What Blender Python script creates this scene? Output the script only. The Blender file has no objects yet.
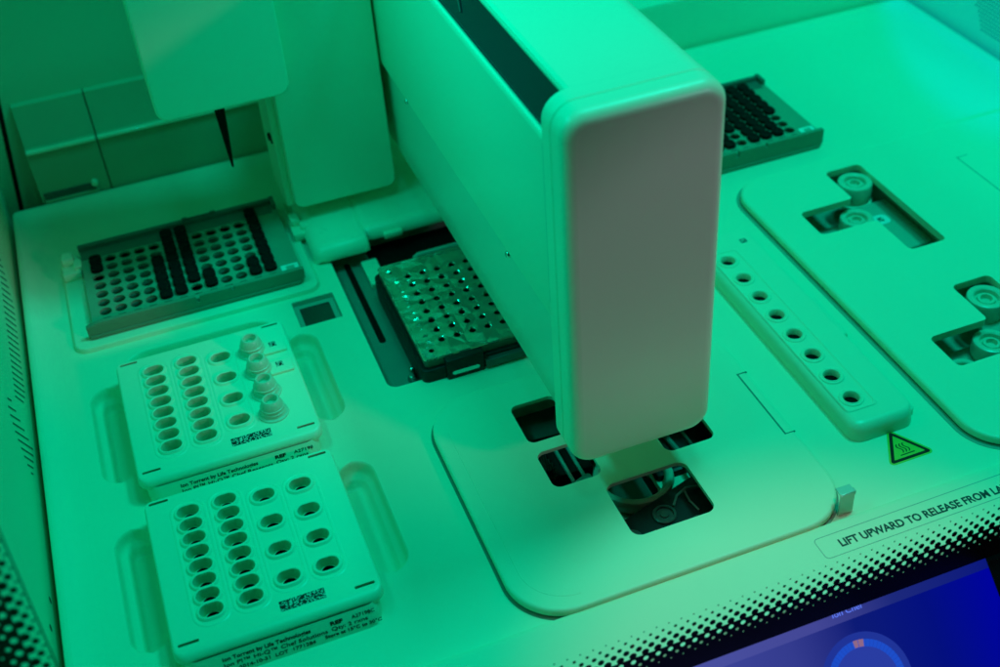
import bpy, bmesh, math, random
from mathutils import Vector, Matrix
random.seed(7)
S = 0.001                      # everything below is written in millimetres
sc = bpy.context.scene
COL = sc.collection
sin, cos, pi = math.sin, math.cos, math.pi

# ------------------------------------------------------------------ materials
def new_mat(name):
    m = bpy.data.materials.new(name); m.use_nodes = True
    nt = m.node_tree; nt.nodes.clear()
    out = nt.nodes.new('ShaderNodeOutputMaterial')
    return m, nt, out

def principled(name, col, rough=0.45, metal=0.0, spec=0.5, trans=0.0, var=0.04, vscale=14.0,
               bump=0.0, bscale=900.0, rvar=0.06, coat=0.0):
    m, nt, out = new_mat(name)
    b = nt.nodes.new('ShaderNodeBsdfPrincipled')
    tc = nt.nodes.new('ShaderNodeTexCoord')
    n1 = nt.nodes.new('ShaderNodeTexNoise'); n1.inputs['Scale'].default_value = vscale
    n1.inputs['Detail'].default_value = 5
    nt.links.new(tc.outputs['Object'], n1.inputs['Vector'])
    ramp = nt.nodes.new('ShaderNodeMix'); ramp.data_type = 'RGBA'
    a = [max(0, c * (1 - var)) for c in col]; z = [min(1, c * (1 + var)) for c in col]
    ramp.inputs[6].default_value = (*a, 1); ramp.inputs[7].default_value = (*z, 1)
    nt.links.new(n1.outputs['Fac'], ramp.inputs[0])
    nt.links.new(ramp.outputs[2], b.inputs['Base Color'])
    mr = nt.nodes.new('ShaderNodeMapRange')
    mr.inputs['To Min'].default_value = max(0.02, rough - rvar); mr.inputs['To Max'].default_value = rough + rvar
    n2 = nt.nodes.new('ShaderNodeTexNoise'); n2.inputs['Scale'].default_value = 60
    nt.links.new(tc.outputs['Object'], n2.inputs['Vector'])
    nt.links.new(n2.outputs['Fac'], mr.inputs['Value'])
    nt.links.new(mr.outputs['Result'], b.inputs['Roughness'])
    b.inputs['Metallic'].default_value = metal
    b.inputs['Specular IOR Level'].default_value = spec
    b.inputs['Transmission Weight'].default_value = trans
    b.inputs['Coat Weight'].default_value = coat
    if bump > 0:
        n3 = nt.nodes.new('ShaderNodeTexNoise'); n3.inputs['Scale'].default_value = bscale
        n3.inputs['Detail'].default_value = 3
        nt.links.new(tc.outputs['Object'], n3.inputs['Vector'])
        bp = nt.nodes.new('ShaderNodeBump'); bp.inputs['Strength'].default_value = bump
        bp.inputs['Distance'].default_value = 0.0006
        nt.links.new(n3.outputs['Fac'], bp.inputs['Height'])
        nt.links.new(bp.outputs['Normal'], b.inputs['Normal'])
    nt.links.new(b.outputs['BSDF'], out.inputs['Surface'])
    return m

def emission(name, col, strength):
    m, nt, out = new_mat(name)
    e = nt.nodes.new('ShaderNodeEmission')
    e.inputs['Color'].default_value = (*col, 1); e.inputs['Strength'].default_value = strength
    nt.links.new(e.outputs[0], out.inputs['Surface'])
    return m

CREAM = (0.80, 0.80, 0.57)
PLASTIC = principled('cream_plastic', CREAM, 0.42, bump=0.10, bscale=1400, var=0.025, spec=0.4)
SMOOTH = principled('smooth_cream_plastic', (0.80, 0.80, 0.58), 0.30, bump=0.03, var=0.02, spec=0.45)
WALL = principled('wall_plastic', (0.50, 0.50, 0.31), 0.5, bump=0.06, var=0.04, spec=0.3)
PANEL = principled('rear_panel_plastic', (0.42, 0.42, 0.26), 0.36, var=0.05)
ARM = principled('arm_plastic', (0.80, 0.80, 0.58), 0.36, bump=0.05, bscale=2000, var=0.02)
GREYPL = principled('grey_rack_plastic', (0.24, 0.25, 0.17), 0.5, var=0.06, bump=0.05)
PLATEGR = principled('grey_plate_plastic', (0.31, 0.32, 0.22), 0.5, var=0.06, bump=0.05)
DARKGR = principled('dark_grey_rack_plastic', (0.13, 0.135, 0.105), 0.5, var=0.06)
MIDPL = principled('mid_grey_plastic', (0.40, 0.41, 0.32), 0.45, var=0.06)
BLACK = principled('black_plastic', (0.012, 0.012, 0.012), 0.45, var=0.2, spec=0.3)
TIPMAT = principled('conductive_black', (0.006, 0.006, 0.006), 0.75, var=0.2, spec=0.12)
VOID = principled('deep_black', (0.004, 0.005, 0.005), 0.8, var=0.3, spec=0.1)
DARKMET = principled('dark_metal', (0.10, 0.11, 0.10), 0.35, metal=0.4, var=0.12)
GREYMET = principled('grey_anodised_metal', (0.26, 0.27, 0.22), 0.5, metal=0.3, var=0.1)
STEEL = principled('polished_steel', (0.75, 0.75, 0.72), 0.18, metal=1.0, var=0.06)
INK = principled('black_ink', (0.012, 0.012, 0.012), 0.6, var=0.1, spec=0.2)
FAINT = principled('grey_ink', (0.38, 0.40, 0.33), 0.5, var=0.1, spec=0.3)
YELLOW = principled('yellow_vinyl', (0.55, 0.56, 0.06), 0.4, var=0.04)
WHITEV = principled('white_vinyl', (0.86, 0.87, 0.80), 0.35, var=0.02)
CLEARPL = principled('frosted_clear_plastic', (0.84, 0.84, 0.70), 0.30, trans=0.40, var=0.02, spec=0.5)
FRIT = principled('black_enamel', (0.010, 0.010, 0.011), 0.35, var=0.15, spec=0.4)
BLACKLCD = principled('black_bezel_glass', (0.006, 0.006, 0.008), 0.15, var=0.2)

PALECAP = principled('frosted_pale_plastic', (0.84, 0.84, 0.62), 0.30, trans=0.26, var=0.02, spec=0.5)
def foil_material():
    m, nt, out = new_mat('aluminium_foil')
    b = nt.nodes.new('ShaderNodeBsdfPrincipled')
    b.inputs['Base Color'].default_value = (0.62, 0.63, 0.50, 1)
    b.inputs['Metallic'].default_value = 0.85; b.inputs['Roughness'].default_value = 0.24
    tc = nt.nodes.new('ShaderNodeTexCoord')
    v = nt.nodes.new('ShaderNodeTexVoronoi'); v.inputs['Scale'].default_value = 75
    v.feature = 'DISTANCE_TO_EDGE'
    n = nt.nodes.new('ShaderNodeTexNoise'); n.inputs['Scale'].default_value = 55; n.inputs['Detail'].default_value = 2.5
    ad = nt.nodes.new('ShaderNodeMath'); ad.operation = 'ADD'
    for k in (v, n): nt.links.new(tc.outputs['Object'], k.inputs['Vector'])
    nt.links.new(v.outputs['Distance'], ad.inputs[0]); nt.links.new(n.outputs['Fac'], ad.inputs[1])
    bp = nt.nodes.new('ShaderNodeBump'); bp.inputs['Strength'].default_value = 0.75; bp.inputs['Distance'].default_value = 0.004
    nt.links.new(ad.outputs[0], bp.inputs['Height']); nt.links.new(bp.outputs['Normal'], b.inputs['Normal'])
    nt.links.new(b.outputs[0], out.inputs['Surface'])
    return m
FOIL = foil_material()

def code_material():
    """speckled printed code strip"""
    m, nt, out = new_mat('speckled_print')
    b = nt.nodes.new('ShaderNodeBsdfPrincipled'); b.inputs['Roughness'].default_value = 0.35
    tc = nt.nodes.new('ShaderNodeTexCoord')
    sn = nt.nodes.new('ShaderNodeVectorMath'); sn.operation = 'SNAP'
    sn.inputs[1].default_value = (0.00052, 0.00052, 0.01)
    wn = nt.nodes.new('ShaderNodeTexWhiteNoise'); wn.noise_dimensions = '3D'
    gt = nt.nodes.new('ShaderNodeMath'); gt.operation = 'GREATER_THAN'; gt.inputs[1].default_value = 0.56
    mx = nt.nodes.new('ShaderNodeMix'); mx.data_type = 'RGBA'
    mx.inputs[6].default_value = (0.012, 0.012, 0.012, 1); mx.inputs[7].default_value = (0.6, 0.62, 0.5, 1)
    nt.links.new(tc.outputs['Object'], sn.inputs[0]); nt.links.new(sn.outputs[0], wn.inputs['Vector'])
    nt.links.new(wn.outputs['Value'], gt.inputs[0]); nt.links.new(gt.outputs[0], mx.inputs[0])
    nt.links.new(mx.outputs[2], b.inputs['Base Color'])
    nt.links.new(b.outputs[0], out.inputs['Surface'])
    return m
CODE = code_material()

def clear_material():
    m, nt, out = new_mat('clear_glass')
    t = nt.nodes.new('ShaderNodeBsdfTransparent'); t.inputs[0].default_value = (1, 1, 1, 1)
    nt.links.new(t.outputs[0], out.inputs['Surface'])
    return m
CLEAR = clear_material()

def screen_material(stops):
    m, nt, out = new_mat('blue_display_and_reflection')
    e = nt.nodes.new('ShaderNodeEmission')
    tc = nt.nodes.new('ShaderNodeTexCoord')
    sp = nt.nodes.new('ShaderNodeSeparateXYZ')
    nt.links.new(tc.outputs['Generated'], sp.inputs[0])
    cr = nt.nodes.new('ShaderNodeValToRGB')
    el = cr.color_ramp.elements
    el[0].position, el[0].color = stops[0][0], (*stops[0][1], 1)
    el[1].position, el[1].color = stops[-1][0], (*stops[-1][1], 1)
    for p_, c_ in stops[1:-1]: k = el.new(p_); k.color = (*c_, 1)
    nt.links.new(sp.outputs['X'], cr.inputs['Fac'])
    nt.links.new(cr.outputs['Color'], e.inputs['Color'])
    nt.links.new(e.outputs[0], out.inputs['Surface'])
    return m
SCREEN = screen_material([(0, (.060, .075, .36)), (.42, (.034, .044, .27)), (.60, (.004, .011, .18)), (.8, (.001, .005, .21)), (1, (0, .001, .34))])  # paler start of the ramp is a reflection painted into the display colour
HEADER = screen_material([(0, (.075, .09, .38)), (.5, (.055, .062, .30)), (.72, (.012, .022, .20)), (1, (.003, .009, .20))])  # header ramp carries the same painted pale reflection

# ------------------------------------------------------------------ outlines
def rrect(x0, x1, y0, y1, r, n=8):
    r = max(r, 0.01); p = []
    for cx, cy, a0 in ((x1 - r, y0 + r, -90), (x1 - r, y1 - r, 0), (x0 + r, y1 - r, 90), (x0 + r, y0 + r, 180)):
        for i in range(n + 1):
            a = math.radians(a0 + 90 * i / n); p.append((cx + r * cos(a), cy + r * sin(a)))
    return p

def stadium(cx, cy, w, h, n=8): return rrect(cx - w / 2, cx + w / 2, cy - h / 2, cy + h / 2, h / 2 - 0.01, n)
def circle(cx, cy, r, n=20): return [(cx + r * cos(2 * pi * i / n), cy + r * sin(2 * pi * i / n)) for i in range(n)]

def roundpoly(pts, r, n=6):
    out = []; N = len(pts)
    for i in range(N):
        p = Vector(pts[i]); a = Vector(pts[i - 1]) - p; b = Vector(pts[(i + 1) % N]) - p
        rr = r[i] if isinstance(r, (list, tuple)) else r
        if rr <= 0: out.append(tuple(p)); continue
        a.normalize(); b.normalize()
        ang = a.angle(b); d = rr / math.tan(ang / 2)
        p0 = p + a * d; p1 = p + b * d
        c = p + (a + b).normalized() * (rr / sin(ang / 2))
        a0 = math.atan2(p0.y - c.y, p0.x - c.x); a1 = math.atan2(p1.y - c.y, p1.x - c.x)
        da = (a1 - a0 + pi) % (2 * pi) - pi
        for k in range(n + 1):
            t = a0 + da * k / n; out.append((c.x + rr * cos(t), c.y + rr * sin(t)))
    return out

# ------------------------------------------------------------------ mesh builder
class MB:
    def __init__(s): s.v = []; s.f = []
    def add(s, vs, fs):
        b = len(s.v); s.v += [tuple(v) for v in vs]; s.f += [[b + i for i in f] for f in fs]; return s
    def bm(s, bm):
        bm.verts.ensure_lookup_table(); bm.verts.index_update()
        s.add([v.co[:] for v in bm.verts], [[v.index for v in f.verts] for f in bm.faces]); bm.free(); return s
    def box(s, x0, x1, y0, y1, z0, z1, bev=0.0, seg=2):
        b = bmesh.new(); bmesh.ops.create_cube(b, size=1)
        for v in b.verts:
            v.co = Vector((x0 if v.co.x < 0 else x1, y0 if v.co.y < 0 else y1, z0 if v.co.z < 0 else z1))
        if bev > 0: bmesh.ops.bevel(b, geom=b.edges[:], offset=bev, segments=seg, profile=0.5, affect='EDGES')
        return s.bm(b)
    def loft(s, loops, cap0=False, cap1=False, closed=True):
        n = len(loops[0]); vs = [p for l in loops for p in l]; fs = []
        for k in range(len(loops) - 1):
            for i in range(n if closed else n - 1):
                j = (i + 1) % n
                fs.append([k * n + i, k * n + j, (k + 1) * n + j, (k + 1) * n + i])
        if cap0: fs.append(list(range(n))[::-1])
        if cap1: fs.append([(len(loops) - 1) * n + i for i in range(n)])
        return s.add(vs, fs)
    def lathe(s, cx, cy, prof, n=24, axis='z', cap=False):
        loops = []
        for r, z in prof: loops.append([(cx + max(r, .001) * cos(2 * pi * i / n), cy + max(r, .001) * sin(2 * pi * i / n), z) for i in range(n)])
        return s.loft(loops, cap, cap)
    def plate(s, outs, z0, z1, bev=0.0, res=3, plane='xy'):
        cu = bpy.data.curves.new('c', 'CURVE'); cu.dimensions = '2D'; cu.fill_mode = 'BOTH'
        for o in outs:
            sp = cu.splines.new('POLY'); sp.points.add(len(o) - 1); sp.use_cyclic_u = True
            for p, q in zip(sp.points, o): p.co = (q[0], q[1], 0, 1)
        cu.extrude = (z1 - z0) / 2 - bev; cu.bevel_depth = bev; cu.bevel_resolution = res; cu.offset = -bev
        ob = bpy.data.objects.new('c', cu); COL.objects.link(ob)
        me = bpy.data.meshes.new_from_object(ob.evaluated_get(bpy.context.evaluated_depsgraph_get()))
        mid = (z0 + z1) / 2
        if plane == 'xy': vs = [(v.co.x, v.co.y, v.co.z + mid) for v in me.vertices]
        elif plane == 'xz': vs = [(v.co.x, v.co.z + mid, v.co.y) for v in me.vertices]
        else: vs = [(v.co.z + mid, v.co.x, v.co.y) for v in me.vertices]
        fs = [list(p.vertices) for p in me.polygons]
        s.add(vs, fs)
        bpy.data.objects.remove(ob); bpy.data.curves.remove(cu); bpy.data.meshes.remove(me)
        return s
    def rod(s, path, r, n=10):
        P = [Vector(p) for p in path]; loops = []
        for i, p in enumerate(P):
            t = (P[min(i + 1, len(P) - 1)] - P[max(i - 1, 0)]).normalized()
            up = Vector((0, 0, 1)) if abs(t.z) < .9 else Vector((1, 0, 0))
            u = t.cross(up).normalized(); w = t.cross(u)
            loops.append([tuple(p + u * r * cos(2 * pi * k / n) + w * r * sin(2 * pi * k / n)) for k in range(n)])
        return s.loft(loops, True, True)
    def quad(s, a, b, c, d): return s.add([a, b, c, d], [[0, 1, 2, 3]])
    def map(s, fn): s.v = [tuple(fn(Vector(v))) for v in s.v]; return s

def Lz(pts, z): return [(x, y, z) for x, y in pts]
def Ly(pts, y): return [(x, y, z) for x, z in pts]

def origin_of(o):
    v = Vector((0, 0, 0))
    while o is not None: v = v + Vector(o.location); o = o.parent
    return v

def obj(name, mb, mat, parent=None, loc=None, flat='z', smooth=True, angle=34, fix=True):
    me = bpy.data.meshes.new(name)
    off = origin_of(parent) if parent else Vector(loc or (0, 0, 0)) * S
    me.from_pydata([Vector(v) * S - off for v in mb.v], [], mb.f)
    me.update()
    if fix:
        b = bmesh.new(); b.from_mesh(me); bmesh.ops.remove_doubles(b, verts=b.verts, dist=1e-6)
        bmesh.ops.recalc_face_normals(b, faces=b.faces); b.to_mesh(me); b.free()
    if smooth and len(me.polygons):
        me.set_sharp_from_angle(angle=math.radians(angle))
        hard = set()
        for p in me.polygons:
            n = p.normal
            f = abs(n.z) > .9995 or (flat == 'xyz' and max(abs(n.x), abs(n.y)) > .9995) or (flat == 'y' and abs(n.y) > .9995)
            p.use_smooth = not f
            if f: hard.update(p.edge_keys)
        at = me.attributes.get('sharp_edge') or me.attributes.new('sharp_edge', 'BOOLEAN', 'EDGE')
        for e in me.edges:
            if e.key in hard: at.data[e.index].value = True
    me.materials.append(mat)
    o = bpy.data.objects.new(name, me); COL.objects.link(o)
    if parent: o.parent = parent
    else: o.location = off
    return o

def thing(name, label, cat, loc, group=None):
    o = bpy.data.objects.new(name, None); COL.objects.link(o)
    o.location = Vector(loc) * S; o.empty_display_size = 0.01
    o['label'] = label; o['category'] = cat
    if group: o['group'] = group
    return o
def tag(o, label, cat, group=None):
    o['label'] = label; o['category'] = cat
    if group: o['group'] = group
    return o
def struct(o): o['kind'] = 'structure'; return o

def text(name, s, size, org, ux, uy, mat, parent, bold=0.0, align='LEFT', ext=0.03, width=None):
    cu = bpy.data.curves.new('t', 'FONT'); cu.body = s; cu.size = size; cu.align_x = align
    cu.offset = bold; cu.extrude = ext; cu.resolution_u = 3
    ob = bpy.data.objects.new('t', cu); COL.objects.link(ob)
    me = bpy.data.meshes.new_from_object(ob.evaluated_get(bpy.context.evaluated_depsgraph_get()))
    ux = Vector(ux).normalized(); uy = Vector(uy).normalized(); uz = ux.cross(uy); O = Vector(org)
    xs = [v.co.x for v in me.vertices]
    kx = width / (max(xs) - min(xs)) if width and xs else 1.0
    mb = MB(); mb.add([O + ux * v.co.x * kx + uy * v.co.y + uz * v.co.z for v in me.vertices], [list(p.vertices) for p in me.polygons])
    bpy.data.objects.remove(ob); bpy.data.curves.remove(cu); bpy.data.meshes.remove(me)
    return obj(name, mb, mat, parent, smooth=False)

# ================================================================== THE DECK
X0, X1, YB, YF = -93.0, 600.0, 766.0, 316.0
RIM = 20.0
def u_path(d, z, r0=3.0, n=6):
    """open outline left - back - right, inset by d"""
    r = r0 + d; p = [(X0 + d, YF - 0.5, z)]
    for i in range(n + 1):
        a = math.radians(180 - 90 * i / n); p.append((X0 + d + r * (1 + cos(a)), YB - d - r * (1 - sin(a)), z))
    for i in range(n + 1):
        a = math.radians(90 - 90 * i / n); p.append((X1 - d - r * (1 - cos(a)), YB - d - r * (1 - sin(a)), z))
    p.append((X1 - d, YF - 0.5, z)); return p

wing = dict(
    a=rrect(-65, -46, 483.5, 562, 11), b=rrect(47, 65, 483.5, 562, 11),
    c=rrect(-65.2, -46, 371.5, 449.5, 11), d=rrect(47, 66, 371.5, 449.5, 11))
back_rec = rrect(-45, 46, 560, 586, 17)
pcr_rec = rrect(90, 226, 494, 640, 6)
sq = rrect(58, 83.3, 566.8, 592, 0.8, 3)
well_c = rrect(122, 246, 332, 458, 10)
well_t = rrect(358, 442, 332, 577, 8)
def grow(r, e): return r
dk = MB()
inner = [(p[0], p[1]) for p in u_path(RIM, 0)]
dk.plate([inner, wing['a'], wing['b'], wing['c'], wing['d'], back_rec, pcr_rec, sq, well_c, well_t], -3.0, 0.0)
prof = [(RIM, 0.0), (17, .05), (14, .25), (11, .7), (8.5, 1.5), (6.5, 2.6), (5, 3.5), (3.8, 3.95), (2.2, 4.0), (.8, 3.7), (.2, 3.0), (0, 2.0), (0, -14)]
dk.loft([u_path(d, z) for d, z in prof], closed=False)
deck = struct(obj('deck', dk, PLASTIC, loc=(250, 540, 0)))

def pan(name, loops_fn, profile, mat, cap=True):
    m = MB(); m.loft([Lz(loops_fn(i), z * (1.75 if name == 'finger_recess' else 1)) for i, z in profile], False, cap)
    return obj(name, m, mat, deck)
PANPROF = [(0, 0), (.35, -.15), (.8, -.7), (1.2, -2), (1.6, -3.2), (2.6, -4.2), (4.2, -4.7), (5.2, -5.4), (6.2, -6.6), (7.4, -7.2), (8.4, -7.4)]
def rr(x0, x1, y0, y1, r, open_side):
    def f(i):
        a0 = x0 + (i if open_side != 'l' else 0); a1 = x1 - (i if open_side != 'r' else 0)
        return rrect(a0, a1, y0 + i, y1 - i, max(r - i, 2))
    return f
for nm, a in (('a', (-65, -46, 483.5, 562, 11, 'r')), ('b', (47, 65, 483.5, 562, 11, 'l')),
              ('c', (-65.2, -46, 371.5, 449.5, 11, 'r')), ('d', (47, 66, 371.5, 449.5, 11, 'l'))):
    pan('finger_recess', rr(*a), PANPROF, PLASTIC)
pan('arched_recess', lambda i: rrect(-45 + i, 46 - i, 560, 586 - i, max(17 - i, 3)), [(0, 0), (.4, -.2), (.9, -.9), (1.2, -3), (2, -7), (3, -7.5)], PLASTIC)
pan('cycler_recess', lambda i: rrect(90 + i, 226 - i, 494 + i, 640 - i, max(6 - i, 1)), [(0, 0), (.2, -.1), (.3, -.5), (.3, -9.0), (.31, -9.01)], GREYMET)
m = MB(); m.plate([stadium(0, 0, 1, .9)], -9.0, -8.9) if False else None
# long black slot in the recess floor
m = MB(); m.plate([rrect(98.2, 102.2, 544, 628, 1.9)], -9.0, -8.85); obj('floor_slot', m, VOID, deck)
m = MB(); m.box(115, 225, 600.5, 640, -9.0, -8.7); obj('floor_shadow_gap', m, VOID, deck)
m = MB(); m.plate([rrect(108.5, 118.5, 596, 622, 1)], -9, -5.5, .4); m.plate([circle(113, 614, 1.8)], -5.5, -5.3); obj('lit_floor_patch', m, PLASTIC, deck)  # pale block standing in for a lit area of the recess floor
# square sensor window
m = MB(); m.loft([Lz(rrect(58 + i, 83.3 - i, 566.8 + i, 592 - i, .8, 3), z) for i, z in ((0, 0), (.25, -.6), (.4, -3.2), (3.5, -3.4))]); obj('window_frame', m, MIDPL, deck)
m = MB(); m.plate([rrect(61.4, 79.9, 570.2, 588.6, .6, 3)], -4.4, -3.9); obj('window_glass', m, principled('smoked_glass', (.05, .055, .045), .12, var=.3), deck)
# raised plinths below the tip racks
def plinth(x0, x1, y0, y1, h, r):
    m = MB(); m.loft([Lz(rrect(x0 + i, x1 - i, y0 + i, y1 - i, r - i), z) for i, z in ((0, 0.01), (.25, h * .6), (.7, h * .9), (1.4, h), (1.5, h))], False, True)
    return obj('rack_plinth', m, PLASTIC, deck)
plinth(-67.5, 78.5, 596.5, 704, 3.0, 8)
plinth(225, 337, 589, 702, 1.6, 6)
# clips at the ends of the rack plinth
def clip(x0, x1, y0, y1):
    m = MB(); m.box(x0, x1, y0, y1, 2.8, 8.5, 1.2); m.box(x0 + 1, x1 - 3, y0 + 9, y1 - 1.5, 8, 13.5, 1.4); m.box(x1 - 4, x1 + 1, y0 + 3, y1 - 8, 6, 11, 1)
    obj('rack_clip', m, SMOOTH, deck)
clip(-66.5, -55, 668, 688)
clip(74, 84, 648, 668)
# alignment pin
pin = thing('alignment_pin', 'small round-topped metal pin standing in the dark recess beside the foil plate', 'pin', (106.6, 506.5, -9))
m = MB(); m.lathe(106.6, 506.5, [(2.2, -9), (2.2, -6), (1.7, -5.6), (1.7, -2), (1.3, -.9), (.6, -.4), (0, -.3)], 16); obj('pin_body', m, STEEL, pin, angle=50)
m = MB(); m.lathe(106.6, 506.5, [(3.1, -9), (3.1, -8), (2.2, -7.8)], 16); obj('collar', m, DARKMET, pin)

# ------------------------------------------------------------- front lip with the printed notice
lip = MB()
lp = [(316.0, -6), (316.0, 1.2), (315.6, 2.3), (314.6, 2.9), (313, 3.0), (284, 3.0), (281, 2.4), (279, 0), (278.5, -40)]
lip.loft([[(-140, y, z) for y, z in lp], [(660, y, z) for y, z in lp]], closed=False)
lip_o = struct(obj('front_lip', lip, PLASTIC, loc=(250, 300, 0)))
text('printed_notice', 'LIFT UPWARD TO RELEASE FROM LATCH', 6.0, (248.6, 301.0, 3.05), (1, -.018, 0), (0, 1, 0), principled('grey_black_ink', (.03, .035, .03), .5), lip_o, bold=.20, width=98)
fr = rrect(238.5, 360, 297, 309.5, 2.2); fi = rrect(238.9, 359.6, 297.4, 309.1, 1.9)
m = MB(); m.plate([fr, fi], 3.0, 3.04); obj('notice_outline', m, FAINT, lip_o)

# ================================================================== WALLS
lw = MB(); LEFTW = principled('side_wall_plastic', (0.74, 0.74, 0.50), 0.5, bump=0.06, var=0.03, spec=0.3)
lw.box(-102, -96.4, 130, 1000, -60, 470, .6)
leftwall = struct(obj('left_wall', lw, LEFTW, loc=(-101, 500, 0), flat='xyz'))
vent = MB()
def vent_slit(y0_, z0_, y1_, z1_, w=1.0):
    p0, p1 = Vector((-96.25, y0_, z0_)), Vector((-96.25, y1_, z1_)); d = (p1 - p0).normalized(); n = Vector((0, -d.z, d.y)) * w / 2
    vent.quad(p0 - n, p1 - n, p1 + n, p0 + n)
VENTS = [(518.1, 45.2, 524.9, 37.7), (511.8, 45.0, 524.9, 30.2), (508.1, 42.5, 524.8, 23.4), (505.2, 39.4, 525.0, 16.4), (502.8, 35.8, 525.3, 9.3), (500.9, 31.8, 525.8, 2.0), (499.4, 27.3, 519.9, 2.6), (498.2, 22.6, 513.3, 4.1), (497.3, 17.5, 506.9, 5.6), (496.7, 12.1, 500.7, 7.1), (659.8, 37.6, 667.3, 30.9), (653.9, 37.2, 664.3, 27.8), (648.1, 36.8, 661.3, 24.7), (642.3, 36.3, 658.4, 21.7), (636.6, 35.9, 655.4, 18.6), (631.0, 35.5, 652.4, 15.5), (625.4, 35.1, 649.4, 12.4), (619.9, 34.7, 645.4, 10.3), (614.4, 34.3, 639.5, 10.0), (609.0, 34.0, 633.7, 9.7), (603.7, 33.6, 628.0, 9.4), (598.4, 33.2, 622.3, 9.2), (593.1, 32.8, 616.7, 8.9), (588.0, 32.5, 611.1, 8.7), (582.9, 32.1, 605.7, 8.4), (577.8, 31.7, 600.2, 8.2), (572.8, 31.4, 594.8, 7.9), (567.8, 31.0, 589.5, 7.7), (562.9, 30.7, 584.3, 7.4), (558.0, 30.3, 579.1, 7.2), (553.2, 30.0, 573.9, 7.0), (548.5, 29.6, 568.8, 6.7), (543.7, 29.3, 562.9, 7.6), (539.1, 29.0, 554.4, 11.4)]
for a_ in VENTS: vent_slit(*a_)
obj('vent_slits', vent, principled('shadowed_slit', (.10, .10, .08), .7), leftwall, smooth=False, fix=False)
m = MB()
for y, z in ((420, 0.5), (399, 5.5)):
    m.loft([[(-96.3, y + r * cos(t * pi / 6), z + r * 1.3 * sin(t * pi / 6)) for t in range(12)] for r in (1.6, .1)], False, True)
obj('screw_hole', m, BLACK, leftwall, smooth=False)

bw = MB()
bp = [(782, -60), (782, 46), (783, 60), (788, 90), (792, 130), (794, 480)]
bw.loft([[(-104, y, z) for y, z in bp], [(300, y, z) for y, z in bp]], closed=False)
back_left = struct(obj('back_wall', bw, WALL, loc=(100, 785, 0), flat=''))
m = MB(); sl = lambda z: -88.6 + (z + 11) * .118
m.loft([[(sl(z) - 1.6, y - .4, z), (sl(z) + 1.4, y - .4, z)] for y, z in bp[:-1]] + [[(sl(300) - 1.6, 793, 300), (sl(300) + 1.4, 793, 300)]], closed=False)
obj('corner_seam', m, VOID, back_left, smooth=False, fix=False)
bw = MB()
bp = [(769, -30), (769, 40), (770, 43), (773, 44.5), (806, 46), (812, 50), (815, 480)]
bw.loft([[(296, y, z) for y, z in bp], [(620, y, z) for y, z in bp]], closed=False)
back_right = struct(obj('rear_ledge_wall', bw, PLASTIC, loc=(460, 790, 0), flat=''))
rw = MB(); rw.box(604, 610, 200, 900, -30, 480, 1)
right_wall = struct(obj('right_wall', rw, PLASTIC, loc=(607, 500, 0), flat='xyz'))
m = MB()
for i in range(14):
    for j in range(14):
        y = 690 - i * 3.2 - (j % 2) * 1.6; z = 14 + j * 3.0
        if (y - 640) / 50 + (z - 18) / 60 > 1.05 - 0 * i and False: continue
        if y < 678 - max(0, 30 - z) * .6 + 8:
            m.add([(603.9, y + .95 * cos(t * pi / 4), z + .95 * sin(t * pi / 4)) for t in range(8)], [list(range(8))])
obj('perforation', m, principled('shadowed_hole', (.16, .17, .13), .7), right_wall, smooth=False, fix=False)

# rear access panel behind the shadowed rack
rp = thing('access_panel', 'two-part rear panel with a bright rounded edge and handle slot, behind the shadowed rack', 'panel', (10, 770, 0))
def rpanel(x0, x1, name):
    m = MB(); pr = [(768, -16), (768, 40.2), (768.3, 41.2), (769, 41.8), (770.2, 42.1), (773.4, 42.3), (774.2, 43.2), (780, 70), (790, 71)]
    m.loft([[(x0 + .8, y + .8, z) for y, z in pr], [(x0, y, z) for y, z in pr], [(x1, y, z) for y, z in pr], [(x1 - .0, y + 12, z) for y, z in pr]], closed=False)
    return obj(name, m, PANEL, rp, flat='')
GLOSS = principled('edge_highlight_gloss', (.80, .80, .56), .16, var=.02, rvar=.03, spec=1.0, coat=.6)  # for a pale glossy bead added to give the panel edge its highlight
def bead(x0, x1, par):
    m = MB(); m.loft([[(x, 768.6 - 2.0 * cos(t), 41.6 + 2.0 * sin(t)) for t in [k * pi / 12 - .3 for k in range(13)]] for x in (x0, x1)], closed=False); obj('highlight_bead', m, GLOSS, par, flat='')
p1 = rpanel(-72, -26.6, 'panel_door'); rpanel(-25.6, 90, 'panel_cover')
bead(-71.6, -26.8, rp); bead(-25.4, 88, rp)
m = MB(); m.box(-70, -36, 767.0, 769, 5.5, 10.5, .4); obj('handle_slot', m, DARKMET, p1)
m = MB(); m.box(-70, -34, 765.9, 769, 3.2, 5.6, .8); obj('handle_lip', m, PANEL, p1)
m = MB()
m.loft([[(-36 + r * cos(t * pi / 8), y, 10.6 + r * sin(t * pi / 8)) for t in range(16)] for r, y in ((2.3, 769), (2.3, 765.6), (1.7, 764.6), (.05, 764.4))], False, True)
obj('latch_knob', m, PLASTIC, p1)

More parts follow.
